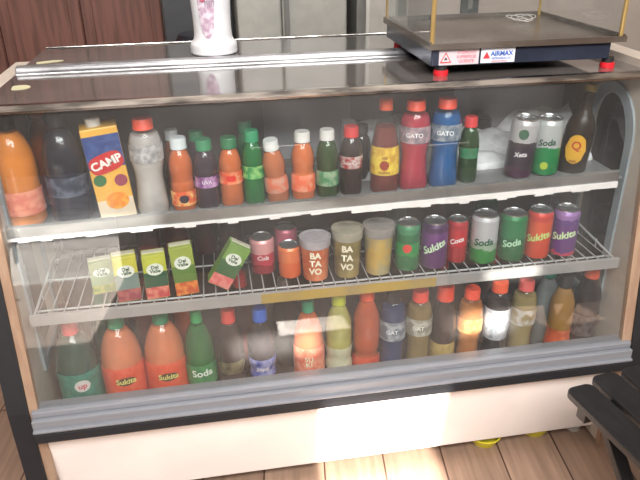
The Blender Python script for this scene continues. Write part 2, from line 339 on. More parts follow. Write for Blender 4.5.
# upper tray shelf, tipped slightly down to the left
TILT = .023/1.49
def z1(x): return .7895-.0115+.023*x/1.49
sh = link('shelf', (lambda b: (box(b, .008, W-.008, .108, .38, .772, .7775), b)[1])(bmesh.new()), mat('tray_metal', (150, 150, 150), .4, metal=.4), C)
sh.rotation_euler = (0, -TILT, 0); sh.location = (0, 0, -.0115+.011)
bm = bmesh.new(); prism_x(bm, [(.1, .768), (.1, .794), (.106, .798), (.109, .794), (.109, .768)], .006, W-.022); link('lip', bm, mat('tray_lip', (186, 188, 189), .2, metal=.8, noise=.3, scale=9, stretch=(.6, 2, 2)), sh)
bm = bmesh.new()
for k in range(60):   # lumpy frosted underside edge
    x0 = .008+k*.0243; d = (.004 if k < 32 else .011)+.005*abs(sin(k*.7)+.4*sin(k*2.3)); box(bm, x0, x0+.0243, .096, .125, .768-d, .7685)
link('frosted_edge', bm, mat('frost_edge', (236, 230, 228), .8, bump=.3), sh)
# wire shelf
ws = link('shelf', (lambda b: (prism_x(b, [(.055, .566), (.055, .592), (.061, .594), (.066, .592), (.066, .566)], .018, W-.016), b)[1])(bmesh.new()), mat('shelf_price_rail', (166, 163, 162), .4, metal=.2, noise=.15, scale=6), C)
bm = bmesh.new(); k = 0
for i in range(50):
    x = .03+i*.0292; tube(bm, (x, .064, .582), (x, .415, .582), .0016, 6)
for y in (.1, .25, .41): tube(bm, (.02, y, .5785), (W-.02, y, .5785), .0025, 6)
link('wire_grid', bm, rgb((172, 172, 172), .35), ws)
for x in (.028, W-.028):
    bm = bmesh.new(); tube(bm, (x, .064, .59), (x, .41, .625), .003); tube(bm, (x, .41, .625), (x, .41, .578), .003)
    for q in (.15, .28): tube(bm, (x, q, .582), (x, q, .597+.1*(q-.064)), .002)
    link('side_wire', bm, rgb((172, 172, 172), .35), ws)
bm = bmesh.new(); box(bm, .545, .98, .0535, .055, .5665, .5915); link('cup_reflection_strip', bm, mat('mustard_strip', (168, 140, 62), .45, c2=(150, 128, 78), scale=12), ws)  # gold strip paints the reflection of the cups onto the lip

# frost at the back of the upper tray
bm = bmesh.new(); bmesh.ops.create_grid(bm, x_segments=70, y_segments=26, size=.5)
for v in bm.verts:
    u = v.co.x+.5; q = v.co.y+.5; x = .80+u*.67; y = .235+q*.165
    h = .016+.1*q*(.62+.3*sin(u*7+1))+.016*sin(u*23+q*9)*q+.012*sin(u*41)*sin(q*17)*q + .02*q
    v.co = Vector((x, y, z1(x)-.0035+(max(h, 0) if .02 < q < .98 and .01 < u < .99 else 0)))
fl = tag(link('frost', bm, mat('white_frost', (236, 236, 238), .75, bump=.5, scale=60), smooth=True), 'lumpy white frost heaped at the back of the upper tray', 'frost', kind='stuff')
sm = fl.modifiers.new('s', 'SOLIDIFY'); sm.thickness = .004; sm.offset = -1
# round black vent
t = tag(empty('round_vent', (1.2, .4158, .872)), 'round black vent on the rear wall above the frost', 'vent')
bm = bmesh.new(); lathe(bm, [(0, 0), (.034, 0), (.034, .03), (.027, .034), (.02, .03), (0, .03)], 24)
for v in bm.verts: v.co = Vector((v.co.x, -v.co.z, v.co.y))
link('housing', bm, rgb((22, 22, 24), .5), t, True)
bm = bmesh.new()
for k in range(5): box(bm, -.02, .02, -.034, -.03, -.017+k*.008, -.014+k*.008)
link('grille', bm, rgb((40, 40, 42), .5), t)

# ------------------------------------------------------------ drinks
PROF = {
 'small': [(0, .0), (.8, 0), (.97, .03), (1, .1), (.99, .36), (.92, .42), (.96, .5), (1, .6), (.93, .7), (.72, .8), (.48, .87), (.44, .9)],
 'sport': [(0, 0), (.85, 0), (.97, .03), (1, .08), (.94, .2), (.9, .3), (.88, .4), (.95, .5), (1, .55), (1, .74), (.94, .81), (.75, .88), (.54, .91), (.52, .93)],
 'large': [(0, 0), (.75, 0), (.97, .04), (1, .1), (.99, .3), (1, .5), (.98, .6), (.88, .7), (.68, .8), (.42, .87), (.3, .9), (.28, .92)],
 'tall': [(0, 0), (.88, 0), (1, .04), (1, .2), (.98, .42), (.9, .55), (.74, .68), (.52, .8), (.4, .87), (.38, .91)],
 'beer': [(0, 0), (.95, 0), (1, .03), (1, .45), (.97, .52), (.78, .62), (.5, .7), (.4, .76), (.36, .93), (.4, .95)],
 'juice': [(0, 0), (.85, 0), (1, .04), (1, .28), (.9, .36), (1, .44), (1, .66), (.9, .74), (.62, .83), (.42, .88), (.4, .91)],
}
CAPR = {'small': .66, 'sport': .62, 'large': .38, 'tall': .46, 'beer': .42, 'juice': .54}
CAPZ = {'small': .855, 'sport': .895, 'large': .885, 'tall': .885, 'beer': .93, 'juice': .875}
def rad_at(prof, z):
    for (r0, a), (r1, b) in zip(prof, prof[1:]):
        if a <= z <= b and b > a: return r0+(r1-r0)*(z-a)/(b-a)
    return prof[-1][0]
def bottle(name, label, x, y, z0, H, R, kind, liq, cap, band=None, texts=(), fill=.86, shell=None, tilt=None, group=None, cat='bottle', oval=None, spin=0):
    pf = smooth_prof(PROF[kind]); t = tag(empty(name, (x, y, z0), face_rz(x, y)+spin, tilt), label, cat, group)
    sc = [(r*R, z*H) for r, z in pf]
    shm = pane_mat('pet_%s' % ('_'.join(map(str, shell)) if shell else 'clear'), shell or (244, 246, 246), dust_haze=.02, ior=1.45)
    bm = bmesh.new(); lathe(bm, sc, 32, lobes=8, amp=.008); link('body', bm, shm, t, True)
    ins = [(max(r-.0016, 0), z+.0015 if z < .03*H else z) for r, z in sc if z <= fill*H]
    ins.append((0, ins[-1][1])); bm = bmesh.new(); lathe(bm, ins, 32)
    lm = mat('drink_%d_%d_%d' % liq, liq, .25, scale=10, spec=.25, c2=tuple(int(c*.86) for c in liq)) if liq[0] >= 0 else None
    link('liquid', bm, lm, t, True)
    zc = CAPZ[kind]*H; rc = CAPR[kind]*R; hc = H-zc
    if cap:
        bm = bmesh.new(); pr_ = [(0, 0), (rc, 0), (rc, hc*.12), (rc*.97, hc*.16), (rc*.97, hc*.85), (rc*.88, hc), (0, hc)]
        lathe(bm, pr_, 48, 0, 0, zc, lobes=24, amp=.012); link('cap', bm, mat('cap_%d_%d_%d' % cap, cap, .35, noise=.05), t, True)
    L = None
    if band:
        a, b, c1, c2 = band; zz = [a+(b-a)*k/8 for k in range(9)]
        bm = bmesh.new(); lathe(bm, [(rad_at(pf, z)*R+.0007, z*H) for z in zz], 32)
        L = link('label', bm, mat('print_%d_%d_%d_%d_%d' % (*c1, c2[0], c2[1]), c1, .4, c2=c2, scale=55), t, True)
    if oval:
        zc_, rx, rz_, oc = oval; bm = bmesh.new(); disc_cyl(bm, rad_at(pf, zc_)*R+.0008, zc_*H, rx, rz_); link('emblem', bm, rgb(oc, .4), L or t)
    for tx in texts:
        s, size, zf, col = tx[:4]; rot = tx[4] if len(tx) > 4 else 0; phi = tx[5] if len(tx) > 5 else 0
        text_cyl(s, size, rad_at(pf, zf)*R+.001, zf*H, col, L or t, phi=phi, rot=rot, bold=.02)
    return t
CR = (236, 84, 60); GREENC = (36, 128, 84); WHITEC = (208, 214, 216); ORC = (236, 96, 60); REDC = (196, 40, 42)
OR = (206, 104, 44); DK = (38, 26, 26); SILV = (176, 180, 184)
TOPG = None
# --- upper tray
def T(n, l, x, H, R, kind, liq, cap, y=.17, **k): return bottle(n, l, x, y, z1(x)-.004, H+.004, R, kind, liq, cap, **k)
T('soda_bottle', 'large orange soda bottle with dark cap at the far left of upper tray', .030, .25, .0455, 'large', (226, 132, 46), (44, 36, 36), band=(.14, .36, (228, 150, 120), (214, 120, 96)))
T('soda_bottle', 'amber bottle half hidden behind the far left orange soda', .062, .236, .036, 'tall', (200, 100, 42), (190, 110, 70), y=.30)
T('cola_bottle', 'large dark cola bottle between orange soda and yellow juice carton', .133, .247, .0455, 'large', (38, 36, 46), (30, 30, 36), band=(.28, .46, (52, 54, 66), (96, 100, 112)))
# juice carton
def carton(name, label, x, y, z0, w, d, H, tilt=0, cat='carton', spin=0, group=None):
    return tag(empty(name, (x, y, z0), face_rz(x, y)+spin, (0, tilt)), label, cat, group)
t = carton('juice_carton', 'one-litre juice carton with blue top, red logo and white screw cap', .234, .165, z1(.234)+.0005, .09, .06, .222, tilt=R_(-4))
bm = bmesh.new(); box(bm, -.0395, .0395, -.03, .03, .004, .216); bd = link('body', bm, mat('carton_yellow', (226, 172, 70), .4, noise=.12, scale=14), t, bevel=.003)
def panel(nm, x0, x1, z0, z1_, c, par, y=-.0306, c2=None, ell=False):
    b = bmesh.new()
    if ell:
        cx, cz, a, e = (x0+x1)/2, (z0+z1_)/2, (x1-x0)/2, (z1_-z0)/2; vs_ = [b.verts.new((cx+a*cos(2*pi*i/28), y, cz+e*sin(2*pi*i/28))) for i in range(28)]; b.faces.new(vs_)
    else: box(b, x0, x1, y, y+.0004, z0, z1_)
    return link(nm, b, mat('panel_%d_%d_%d' % c, c, .4, c2=c2, scale=60) if c2 else rgb(c, .4), par)
panel('blue_field', -.039, .039, .125, .2, (40, 62, 120), bd, c2=(58, 84, 140))
panel('white_field', -.039, .039, .004, .05, (224, 206, 180), bd, y=-.0307)
b = panel('fruit_print', -.02, .03, .025, .066, (232, 138, 44), bd, y=-.0312, ell=True, c2=(240, 170, 60))
b = panel('leaf_print', -.036, -.008, .085, .112, (60, 112, 58), bd, y=-.0312, ell=True)
b = panel('fruit_print', .008, .036, .078, .106, (150, 60, 84), bd, y=-.0313, ell=True)
rb = bmesh.new(); M = Matrix.Translation((0, -.0316, .137)) @ Matrix.Rotation(R_(-14), 4, 'Y')
vs_ = [rb.verts.new(M @ Vector((.0375*math.copysign(abs(cos(a))**.6, cos(a)), 0, .022*math.copysign(abs(sin(a))**.7, sin(a))))) for a in [2*pi*i/32 for i in range(32)]]; rb.faces.new(vs_); lg = link('logo', rb, rgb((196, 44, 44), .4), bd)
text_flat('CAMP', .026, M @ Matrix.Translation((0, -.0006, 0)) @ Matrix.Rotation(pi/2, 4, 'X'), (238, 232, 226), lg, bold=.035)
bm = bmesh.new(); lathe(bm, [(0, 0), (.016, 0), (.016, .016), (.013, .018), (0, .018)], 28, -.008, 0, .216, lobes=14, amp=.015); link('cap', bm, rgb((224, 222, 216), .4), t, True)
T('water_bottle', 'clear sports bottle with orange-red cap beside the yellow juice carton', .314, .222, .037, 'sport', (196, 188, 184), CR, band=(.58, .76, (190, 188, 188), (140, 138, 140)))
T('soda_bottle', 'small bottle with white cap behind orange soda right of the clear sports bottle', .367, .165, .024, 'small', (170, 92, 48), WHITEC, y=.26)
T('soda_bottle', 'small orange soda with white cap and low orange label', .386, .172, .0285, 'small', (206, 100, 46), WHITEC, band=(.1, .3, (222, 90, 50), (240, 190, 120)), oval=(.2, .012, .01, (60, 50, 60)))
T('soda_bottle', 'green-capped bottle standing behind the purple grape soda', .424, .158, .026, 'small', (66, 40, 60), GREENC, y=.26)
T('grape_soda_bottle', 'small purple grape soda with green cap and violet label', .442, .163, .028, 'small', (48, 28, 46), GREENC, band=(.34, .5, (110, 50, 120), (190, 150, 190)), texts=(('UVA', .012, .42, (220, 210, 220)),))
T('soda_bottle', 'small orange soda with green cap, red-orange band around its middle', .499, .163, .028, 'small', (206, 104, 52), (34, 112, 70), band=(.36, .54, (224, 86, 46), (226, 150, 110)), oval=(.45, .012, .011, (214, 50, 36)))
T('soda_bottle', 'green-capped bottle peeking from behind the bright green soda', .543, .172, .026, 'small', (44, 120, 78), GREENC, y=.26)
T('soda_bottle', 'small bright green soda with green cap on the upper tray', .552, .175, .026, 'small', (28, 118, 70), (38, 142, 96), band=(.38, .55, (40, 140, 76), (150, 200, 120)), shell=(200, 235, 215))
T('soda_bottle', 'small orange soda leaning left with white cap turned towards the front', .609, .155, .0275, 'small', (196, 110, 70), (212, 214, 212), tilt=(R_(6), R_(-5)), band=(.2, .45, (214, 112, 80), (200, 150, 130)))
T('soda_bottle', 'upright small orange soda with white cap beside the leaning one', .670, .163, .0285, 'small', (214, 110, 56), (214, 210, 206), band=(.15, .4, (226, 104, 66), (230, 150, 120)))
T('soda_bottle', 'small olive-green soda with white cap left of the cola', .729, .163, .027, 'small', (64, 78, 44), (210, 208, 204), band=(.2, .42, (70, 130, 90), (150, 170, 140)), shell=(215, 235, 215))
T('cola_bottle', 'small dark cola with red cap and red label on the upper tray', .787, .166, .0275, 'small', (44, 26, 26), REDC, band=(.42, .6, (160, 40, 44), (200, 180, 176)), texts=(('Coca-Cola', .012, .51, (226, 220, 216)),))
T('cola_bottle', 'dark bottle half hidden behind the small red-capped cola', .833, .14, .025, 'small', (40, 26, 24), (50, 34, 32), y=.26)
T('guarana_bottle', 'tall dark red-brown bottle with orange cap and yellow label', .870, .226, .035, 'tall', (116, 48, 40), ORC, band=(.22, .52, (226, 196, 74), (196, 150, 50)), oval=(.33, .012, .012, (150, 60, 40)), texts=(('100', .01, .41, (120, 50, 40)), ('GUARA', .009, .25, (120, 50, 40))), fill=.74)
T('sports_drink_bottle', 'red sports drink with orange-red cap and silver band', .943, .217, .0365, 'sport', (182, 56, 74), CR, band=(.56, .74, (176, 150, 156), (120, 110, 120)), texts=(('GATO', .015, .65, (236, 232, 232)),))
T('sports_drink_bottle', 'bright blue sports drink with orange-red cap on the upper tray', 1.020, .216, .0365, 'sport', (34, 92, 150), CR, band=(.56, .74, (150, 158, 166), (90, 104, 120)), texts=(('GATO', .015, .65, (236, 236, 240)),))
T('soda_bottle', 'small dark green soda with red cap beside the blue sports drink', 1.087, .163, .0245, 'small', (44, 70, 40), (206, 56, 58), y=.18, band=(.4, .56, (50, 128, 88), (70, 110, 80)), shell=(215, 235, 215))

def can(name, label, x, y, z0, H, R, stops, texts=(), oval=None, tilt=None, group=None, key=None, lidc=(186, 188, 190)):
    t = tag(empty(name, (x, y, z0), face_rz(x, y), tilt), label, 'can', group)
    bm = bmesh.new(); lathe(bm, smooth_prof([(0, .004*H), (.62*R, .004*H), (.74*R, 0), (.86*R, .025*H), (R, .075*H), (R, .5*H), (R, .87*H), (.97*R, .9*H), (.86*R, .96*H), (.84*R, .965*H)], 3), 36)
    b = link('body', bm, band_mat(key or label[:40], stops), t, True)
    bm = bmesh.new(); lathe(bm, [(.84*R, .962*H), (.88*R, .975*H), (.88*R, .995*H), (.84*R, H), (.8*R, .985*H), (.78*R, .96*H), (0, .958*H)], 36); ld = link('lid', bm, mat('can_lid', lidc, .25, metal=.9), t, True)
    bm = bmesh.new(); lathe(bm, [(.004, .959*H), (.009, .959*H), (.009, .966*H), (.004, .966*H)], 14, 0, -.35*R); box(bm, -.004, .004, -.1*R, .2*R, .96*H, .966*H); link('tab', bm, MC['can_lid'], ld)
    if oval:
        zc, rx, rz_, oc = oval; bm = bmesh.new(); disc_cyl(bm, R+.0002, zc*H, rx, rz_); link('emblem', bm, rgb(oc, .4), b)
    for tx in texts:
        s, size, zf, col = tx[:4]; rot = tx[4] if len(tx) > 4 else 0; text_cyl(s, size, R, zf*H, col, b, rot=rot, bold=.03, shear=.2)
    return t
can('beverage_can', 'tall can, white above and dark purple below, on upper tray', 1.222, .18, z1(1.22), .153, .034, [(0, (74, 26, 52)), (.04, (70, 34, 58)), (.2, (48, 34, 48)), (.62, (178, 176, 178))], texts=(('Xeta', .016, .42, (220, 214, 218), R_(8)),), oval=(.76, .013, .013, (34, 84, 60)), tilt=(0, R_(3)))
can('soda_can', 'white and green lime soda can beside the dark purple one', 1.294, .18, z1(1.29), .147, .034, [(0, (22, 110, 62)), (.05, (26, 128, 70)), (.5, (176, 180, 180))], texts=(('Soda', .022, .6, (24, 74, 50), R_(6)),), oval=(.2, .01, .01, (170, 190, 60)))
T('beer_bottle', 'dark brown beer bottle with round yellow and red label', 1.374, .222, .0375, 'beer', (44, 30, 20), (160, 140, 60), y=.19, tilt=(0, R_(5)), oval=(.3, .0265, .038, (212, 160, 50)), fill=.9, texts=(('Q', .03, .34, (176, 52, 30)), ('BEER', .008, .16, (120, 60, 30))))

# --- wire shelf
Z2 = .5838
def small_carton(label, x, y, H, top, mid, low, tilt=0, fr=(220, 110, 60), txt=True, zoff=0, w=.027, twist=0):
    t = carton('juice_box', label, x, y, Z2+zoff, .05, .036, H, tilt=tilt, spin=twist)
    bm = bmesh.new(); box(bm, -w, w, -.018, .018, 0, H); bd = link('body', bm, mat('jb_%d_%d_%d' % top, top, .4, noise=.15, scale=30), t, bevel=.0015)
    bm = bmesh.new(); box(bm, -w+.002, w-.002, -.006, .006, H, H+.004); link('top_seam', bm, rgb((196, 190, 170), .4), t)
    panel('middle_field', -w+.0005, w-.0005, H*.28, H*.62, mid, bd, y=-.0186)
    panel('fruit_print', -w+.0005, w-.0005, .002, H*.28, low, bd, y=-.0186, c2=fr)
    lg = panel('logo', -w*.72, w*.72, H*.55, H*.82, (222, 226, 214), bd, y=-.0192, ell=True)
    if txt: text_flat('Del\nValle', .0125, Matrix.Translation((0, -.0197, H*.69)) @ Matrix.Rotation(pi/2, 4, 'X'), (40, 76, 44), lg, bold=.03)
    return t
small_carton('pale green juice box standing back at the left end of the wire shelf', .170, .165, .085, (150, 158, 110), (150, 168, 130), (170, 170, 90), fr=(120, 140, 60))
small_carton('juice box with yellow top and grey-blue middle, leftmost in the front row', .235, .115, .118, (198, 192, 60), (110, 130, 124), (176, 96, 90), fr=(150, 60, 74))
small_carton('juice box with yellow top and dark green middle', .302, .115, .116, (186, 190, 62), (34, 80, 54), (214, 130, 110), fr=(190, 70, 70))
small_carton('taller juice box with red fruit near its top', .372, .12, .128, (150, 164, 66), (90, 120, 54), (220, 130, 60), fr=(190, 80, 40), tilt=R_(-3))
small_carton('juice box leaning right with pink fruit printed on it', .445, .12, .118, (112, 150, 62), (52, 92, 50), (206, 92, 92), fr=(214, 130, 120), tilt=R_(32), zoff=.0145)
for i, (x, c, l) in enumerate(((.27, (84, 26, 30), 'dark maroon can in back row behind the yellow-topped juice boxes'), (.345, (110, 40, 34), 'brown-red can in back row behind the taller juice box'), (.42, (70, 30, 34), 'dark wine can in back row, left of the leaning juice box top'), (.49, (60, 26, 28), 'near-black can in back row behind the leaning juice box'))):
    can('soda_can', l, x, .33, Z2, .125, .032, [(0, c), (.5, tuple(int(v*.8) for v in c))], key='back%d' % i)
can('soda_can', 'red and pink soda can behind the leaning juice box and orange can', .563, .19, Z2, .098, .031, [(0, (140, 34, 46)), (.3, (188, 60, 76)), (.6, (214, 150, 150))], texts=(('Cola', .016, .5, (226, 200, 200)),))
can('soda_can', 'pink soda can just left of the orange one, set back', .628, .235, Z2, .1, .03, [(0, (196, 80, 110)), (.5, (206, 110, 130))])
can('soda_can', 'orange can tucked against the leftmost yogurt cup', .628, .155, Z2, .086, .028, [(0, (216, 96, 44)), (.5, (224, 120, 70))])
def cup(label, x, y, H, R, col, cup_c, lidc, txt=True):
    t = tag(empty('yogurt_cup', (x, y, Z2), face_rz(x, y)), label, 'cup')
    bm = bmesh.new(); lathe(bm, [(0, 0), (.78*R, 0), (.8*R, .02*H), (.93*R, .84*H), (.95*R, .85*H), (.95*R, .88*H), (0, .88*H)], 40); b = link('body', bm, mat('cup_%d_%d' % (col[0], col[1]), col, .35, c2=cup_c, scale=22, coat=.3), t, True)
    bm = bmesh.new(); lathe(bm, [(.94*R, .8*H), (.98*R, .8*H), (R, .84*H), (1.03*R, .97*H), (1.03*R, H), (.95*R, H), (.93*R, .965*H), (0, .965*H)], 40); link('lid', bm, mat('cup_lid_%d' % lidc[0], lidc, .35, noise=.2, scale=30), t, True)
    if txt:
        for k, s in enumerate(('BA', 'TA', 'VO')): text_cyl(s, .0225, .87*R, (.66-.2*k)*H, (236, 226, 200), b, bold=.04, lift=.002+.0015*(2-k))
    return t
cup('orange yogurt cup with white lettering and grey lid', .690, .135, .112, .0385, (206, 100, 52), (222, 128, 84), (176, 168, 172))
cup('olive-brown yogurt cup with white lettering, middle of the three', .771, .135, .128, .0385, (122, 108, 60), (150, 132, 70), (164, 158, 140))
cup('yellow and cream yogurt cup without lettering, beside the green can', .851, .135, .13, .0395, (204, 168, 84), (170, 160, 120), (150, 144, 140), txt=False)
G1 = [(0, (28, 110, 66)), (.1, (30, 128, 70)), (.8, (180, 190, 186))]
can('soda_can', 'green guarana can with red emblem beside the yellow yogurt cup', .927, .135, Z2, .13, .031, [(0, (28, 106, 60)), (.35, (40, 140, 70)), (.62, (24, 104, 60)), (.85, (60, 130, 90))], oval=(.52, .012, .012, (206, 60, 50)))
can('soda_can', 'purple grape soda can between the green can and slim red can', .998, .135, Z2, .128, .033, [(0, (84, 36, 96)), (.5, (104, 52, 118)), (.85, (74, 44, 84))], texts=(('Sukita', .027, .5, (196, 222, 186), R_(28)),))
can('cola_can', 'slim red cola can on the wire shelf', 1.064, .15, Z2, .12, .0265, [(0, (160, 26, 36)), (.4, (190, 34, 44)), (.85, (170, 40, 46))], texts=(('Coca', .018, .55, (232, 220, 220), R_(20)),))
can('soda_can', 'silver-topped lime soda can right of the slim red can', 1.131, .135, Z2, .135, .034, [(0, (22, 96, 50)), (.06, (40, 132, 62)), (.33, (150, 170, 150)), (.45, (184, 184, 188))], texts=(('Soda', .026, .48, (26, 90, 56), R_(6)),))
can('soda_can', 'all-green lime soda can beside the orange soda can', 1.209, .135, Z2, .131, .034, [(0, (16, 96, 54)), (.5, (20, 116, 66))], texts=(('Soda', .026, .42, (170, 214, 180), R_(14)),))
can('soda_can', 'orange soda can beside the rightmost purple can', 1.281, .135, Z2, .134, .032, [(0, (206, 66, 36)), (.5, (216, 84, 46)), (.85, (200, 60, 50))], texts=(('Sukita', .027, .48, (190, 214, 120), R_(18)),))
can('soda_can', 'purple soda can at the right end of the wire shelf', 1.354, .135, Z2, .131, .033, [(0, (196, 60, 90)), (.12, (100, 50, 120)), (.7, (90, 52, 124)), (.86, (150, 110, 170))], texts=(('Sukita', .027, .48, (200, 222, 170), R_(16)),))
can('soda_can', 'silver can standing behind the green guarana can', .93, .27, Z2, .13, .031, [(0, (120, 130, 124)), (.5, (160, 168, 164))])
can('soda_can', 'green can standing behind the silver-topped lime soda', 1.19, .27, Z2, .13, .031, [(0, (16, 90, 50)), (.5, (20, 110, 60))])

# --- bottom well
Z3 = .2455
def B(n, l, x, zt, R, kind, liq, cap, y=.11, **k): return bottle(n, l, x, y, Z3, zt-Z3, R, kind, liq, cap, **k)
B('soda_bottle', 'large dark green soda with red cap, leftmost in the bottom row', .082, .535, .052, 'large', (22, 70, 56), (206, 44, 50), y=.12, band=(.2, .56, (30, 104, 86), (44, 130, 110)), oval=(.44, .02, .017, (206, 200, 196)), texts=(('up', .022, .44, (196, 50, 60)),))
for i, (x, l) in enumerate(((.19, 'large orange soda with green cap beside the red-capped green bottle'), (.297, 'large orange soda with green cap beside the lime soda bottle'))):
    B('soda_bottle', l, x, .54, .0525, 'large', (228, 128, 84), (40, 130, 90), y=.12, band=(.12, .56, (216, 74, 44), (222, 92, 60)), oval=(.43, .026, .012, (70, 52, 34)), texts=(('Sukita', .021, .43, (226, 214, 120)),))
B('soda_bottle', 'green lime soda with green cap and script lettering in bottom row', .384, .536, .0385, 'large', (20, 110, 52), (40, 150, 84), shell=(210, 240, 220), band=(.28, .5, (44, 120, 70), (70, 140, 80)), texts=(('Soda', .028, .42, (228, 232, 222), R_(4)),), oval=(.28, .024, .012, (176, 190, 60)))
B('cola_bottle', 'dark cola bottle with red cap next to the lime soda bottle', .462, .528, .0335, 'juice', (44, 30, 28), (196, 52, 44), band=(.36, .5, (70, 66, 44), (120, 110, 80)))
B('cola_bottle', 'cola bottle with blue cap and blue label in bottom row', .541, .522, .0345, 'juice', (40, 28, 34), (30, 86, 176), band=(.3, .5, (54, 72, 150), (150, 150, 190)), texts=(('pepsi', .016, .4, (226, 220, 226)),))
B('soda_bottle', 'orange soda with green cap and pale red label in mid bottom row', .664, .532, .0405, 'large', (214, 100, 52), (28, 132, 96), band=(.2, .56, (226, 104, 76), (232, 150, 120)), texts=(('SU\nKI', .02, .42, (222, 226, 190)),))
B('juice_bottle', 'pale yellow juice bottle with lime-yellow cap', .744, .55, .0345, 'juice', (186, 178, 96), (186, 196, 48), band=(.25, .48, (176, 180, 150), (196, 190, 160)))
B('juice_bottle', 'tall orange-red juice bottle beside the lime-capped one', .818, .556, .036, 'juice', (196, 86, 48), (226, 84, 50), band=(.14, .34, (214, 88, 60), (190, 60, 40)), texts=(('TAMPI', .013, .26, (226, 220, 210)),))
B('sports_drink_bottle', 'dark blue sports drink with black cap in bottom row', .889, .534, .0345, 'sport', (28, 58, 104), (32, 32, 40), band=(.52, .72, (160, 166, 172), (96, 104, 116)), texts=(('GAT', .016, .62, (232, 232, 236)),))
B('sports_drink_bottle', 'yellow-brown sports drink with red cap beside the dark blue one', .961, .526, .0345, 'sport', (142, 118, 70), (214, 66, 52), band=(.56, .74, (180, 176, 164), (130, 124, 110)), texts=(('GAT', .016, .65, (236, 232, 226)),))
B('cola_bottle', 'dark drink with orange-red cap, right of the yellow-brown sports drink', 1.030, .534, .034, 'small', (40, 26, 22), (214, 70, 50), band=(.1, .42, (150, 130, 70), (176, 150, 90)))
B('sports_drink_bottle', 'shorter amber drink with orange-red cap in right bottom row', 1.104, .516, .0335, 'sport', (186, 112, 52), (222, 78, 54), band=(.54, .7, (214, 150, 90), (190, 110, 60)))
B('sports_drink_bottle', 'dark drink with orange cap and wide silver-blue label', 1.180, .530, .035, 'sport', (50, 40, 40), (222, 88, 54), band=(.4, .74, (140, 146, 156), (190, 190, 196)))
B('sports_drink_bottle', 'pale yellowish clear drink with pink-red cap', 1.255, .526, .034, 'sport', (160, 140, 92), (206, 92, 88), band=(.54, .72, (190, 184, 176), (150, 130, 90)))
B('water_bottle', 'pale clear bottle with teal cap standing back at right', 1.372, .504, .032, 'juice', (168, 172, 170), (20, 130, 106), y=.2)
B('juice_bottle', 'amber juice bottle with dark cap and orange-red label', 1.366, .532, .034, 'juice', (170, 120, 52), (40, 36, 34), y=.105, band=(.12, .44, (200, 84, 54), (216, 110, 70)))
B('cola_bottle', 'cola bottle with orange cap at the right end of the bottom row', 1.445, .549, .036, 'juice', (44, 26, 26), (214, 84, 54), y=.115, band=(.3, .52, (58, 44, 44), (100, 90, 90)))
for x, zt, R, liq, cap, l in ((.045, .5, .036, (84, 50, 40), (70, 40, 34), 'brown bottle behind the leftmost dark green soda'), (.14, .535, .04, (30, 80, 54), (40, 110, 80), 'green bottle at the back behind the leftmost orange soda'),
        (.25, .55, .04, (120, 44, 36), (150, 50, 40), 'dark red bottle in the back row between the two big orange sodas'), (.35, .55, .036, (196, 84, 44), (200, 70, 44), 'orange bottle at the back behind the lime soda bottle'),
        (.50, .55, .034, (70, 24, 26), (180, 40, 40), 'dark bottle with red cap behind the two cola bottles'), (.62, .52, .036, (40, 32, 32), (110, 104, 100), 'dark bottle with grey cap behind the mid orange soda'),
        (1.07, .545, .032, (60, 40, 36), (190, 60, 50), 'dark bottle in back row behind the shorter amber drink'), (1.22, .55, .032, (70, 44, 36), (200, 60, 54), 'red-capped bottle behind the pale yellowish drink'), (1.43, .53, .03, (44, 34, 34), (40, 34, 34), 'black-capped bottle in back row at the right end')):
    B('soda_bottle', l, x, zt, R, 'juice', liq, cap, y=.25)

# ------------------------------------------------------------ on top of the counter
t = tag(empty('sanitizer_bottle', (.488, .60, 1.0622), face_rz(.488, .6)), 'white plastic bottle with oval printed label standing on the rear worktop', 'bottle')
bm = bmesh.new(); lathe(bm, smooth_prof([(0, 0), (.058, 0), (.064, .012), (.063, .028), (.053, .042), (.051, .08), (.054, .16), (.056, .24), (.05, .28), (.03, .31), (.018, .32), (.018, .34)], 4), 40); b = link('body', bm, mat('white_plastic', (216, 217, 220), .4), t, True)
bm = bmesh.new(); disc_cyl(bm, .0535, .14, .024, .095, phi=-.25, lift=.0012); L = link('label', bm, mat('pinkish_print', (204, 192, 202), .4, c2=(168, 140, 160), scale=70), b)
text_cyl('S', .034, .056, .15, (176, 60, 90), L, phi=-.38, bold=.01)
for k in range(5): text_cyl('composto ativo', .0075, .0562, .15, (110, 90, 110), L, phi=-.16+.1*(k-1), rot=R_(90), bold=.0)
bm = bmesh.new(); lathe(bm, [(0, .335), (.022, .335), (.022, .36), (.008, .362), (.008, .39), (0, .39)], 24); box(bm, -.045, .01, -.008, .008, .388, .4); link('pump', bm, MC['white_plastic'], t)

# glass warmer case on its four red feet
K = tag(empty('glass_case', (.972, .168, 1.06), R_(-1.2)), 'countertop glass case with brass corner posts and red rubber feet', 'display case')
WC, DC, HB = .437, .43, .038
bm = bmesh.new(); box(bm, 0, WC, 0, DC, .024, .024+HB); bs = link('base', bm, mat('steel_base', (60, 66, 84), .25, metal=.5, noise=.3, scale=8), K, bevel=.002)
bm = bmesh.new(); box(bm, -.008, WC+.03, -.012, DC+.01, .0625, .0695); box(bm, -.008, WC+.03, -.012, -.006, .0695, .076); box(bm, -.008, WC+.03, DC+.004, DC+.01, .0695, .079); box(bm, -.008, -.002, -.006, DC+.004, .0695, .079); box(bm, WC+.024, WC+.03, -.006, DC+.004, .0695, .079)
link('tray', bm, mat('tray_steel', (128, 120, 112), .25, metal=.6, c2=(100, 88, 80), scale=5), K)
for x, y in ((.0, .0), (WC+.02, .0), (.0, DC), (WC+.02, DC)):
    bm = bmesh.new(); tube(bm, (x, y, .069), (x, y, .42), .0055 if y == 0 else .004, 10); link('post', bm, mat('brass', (196, 168, 110), .3, metal=.7), K)
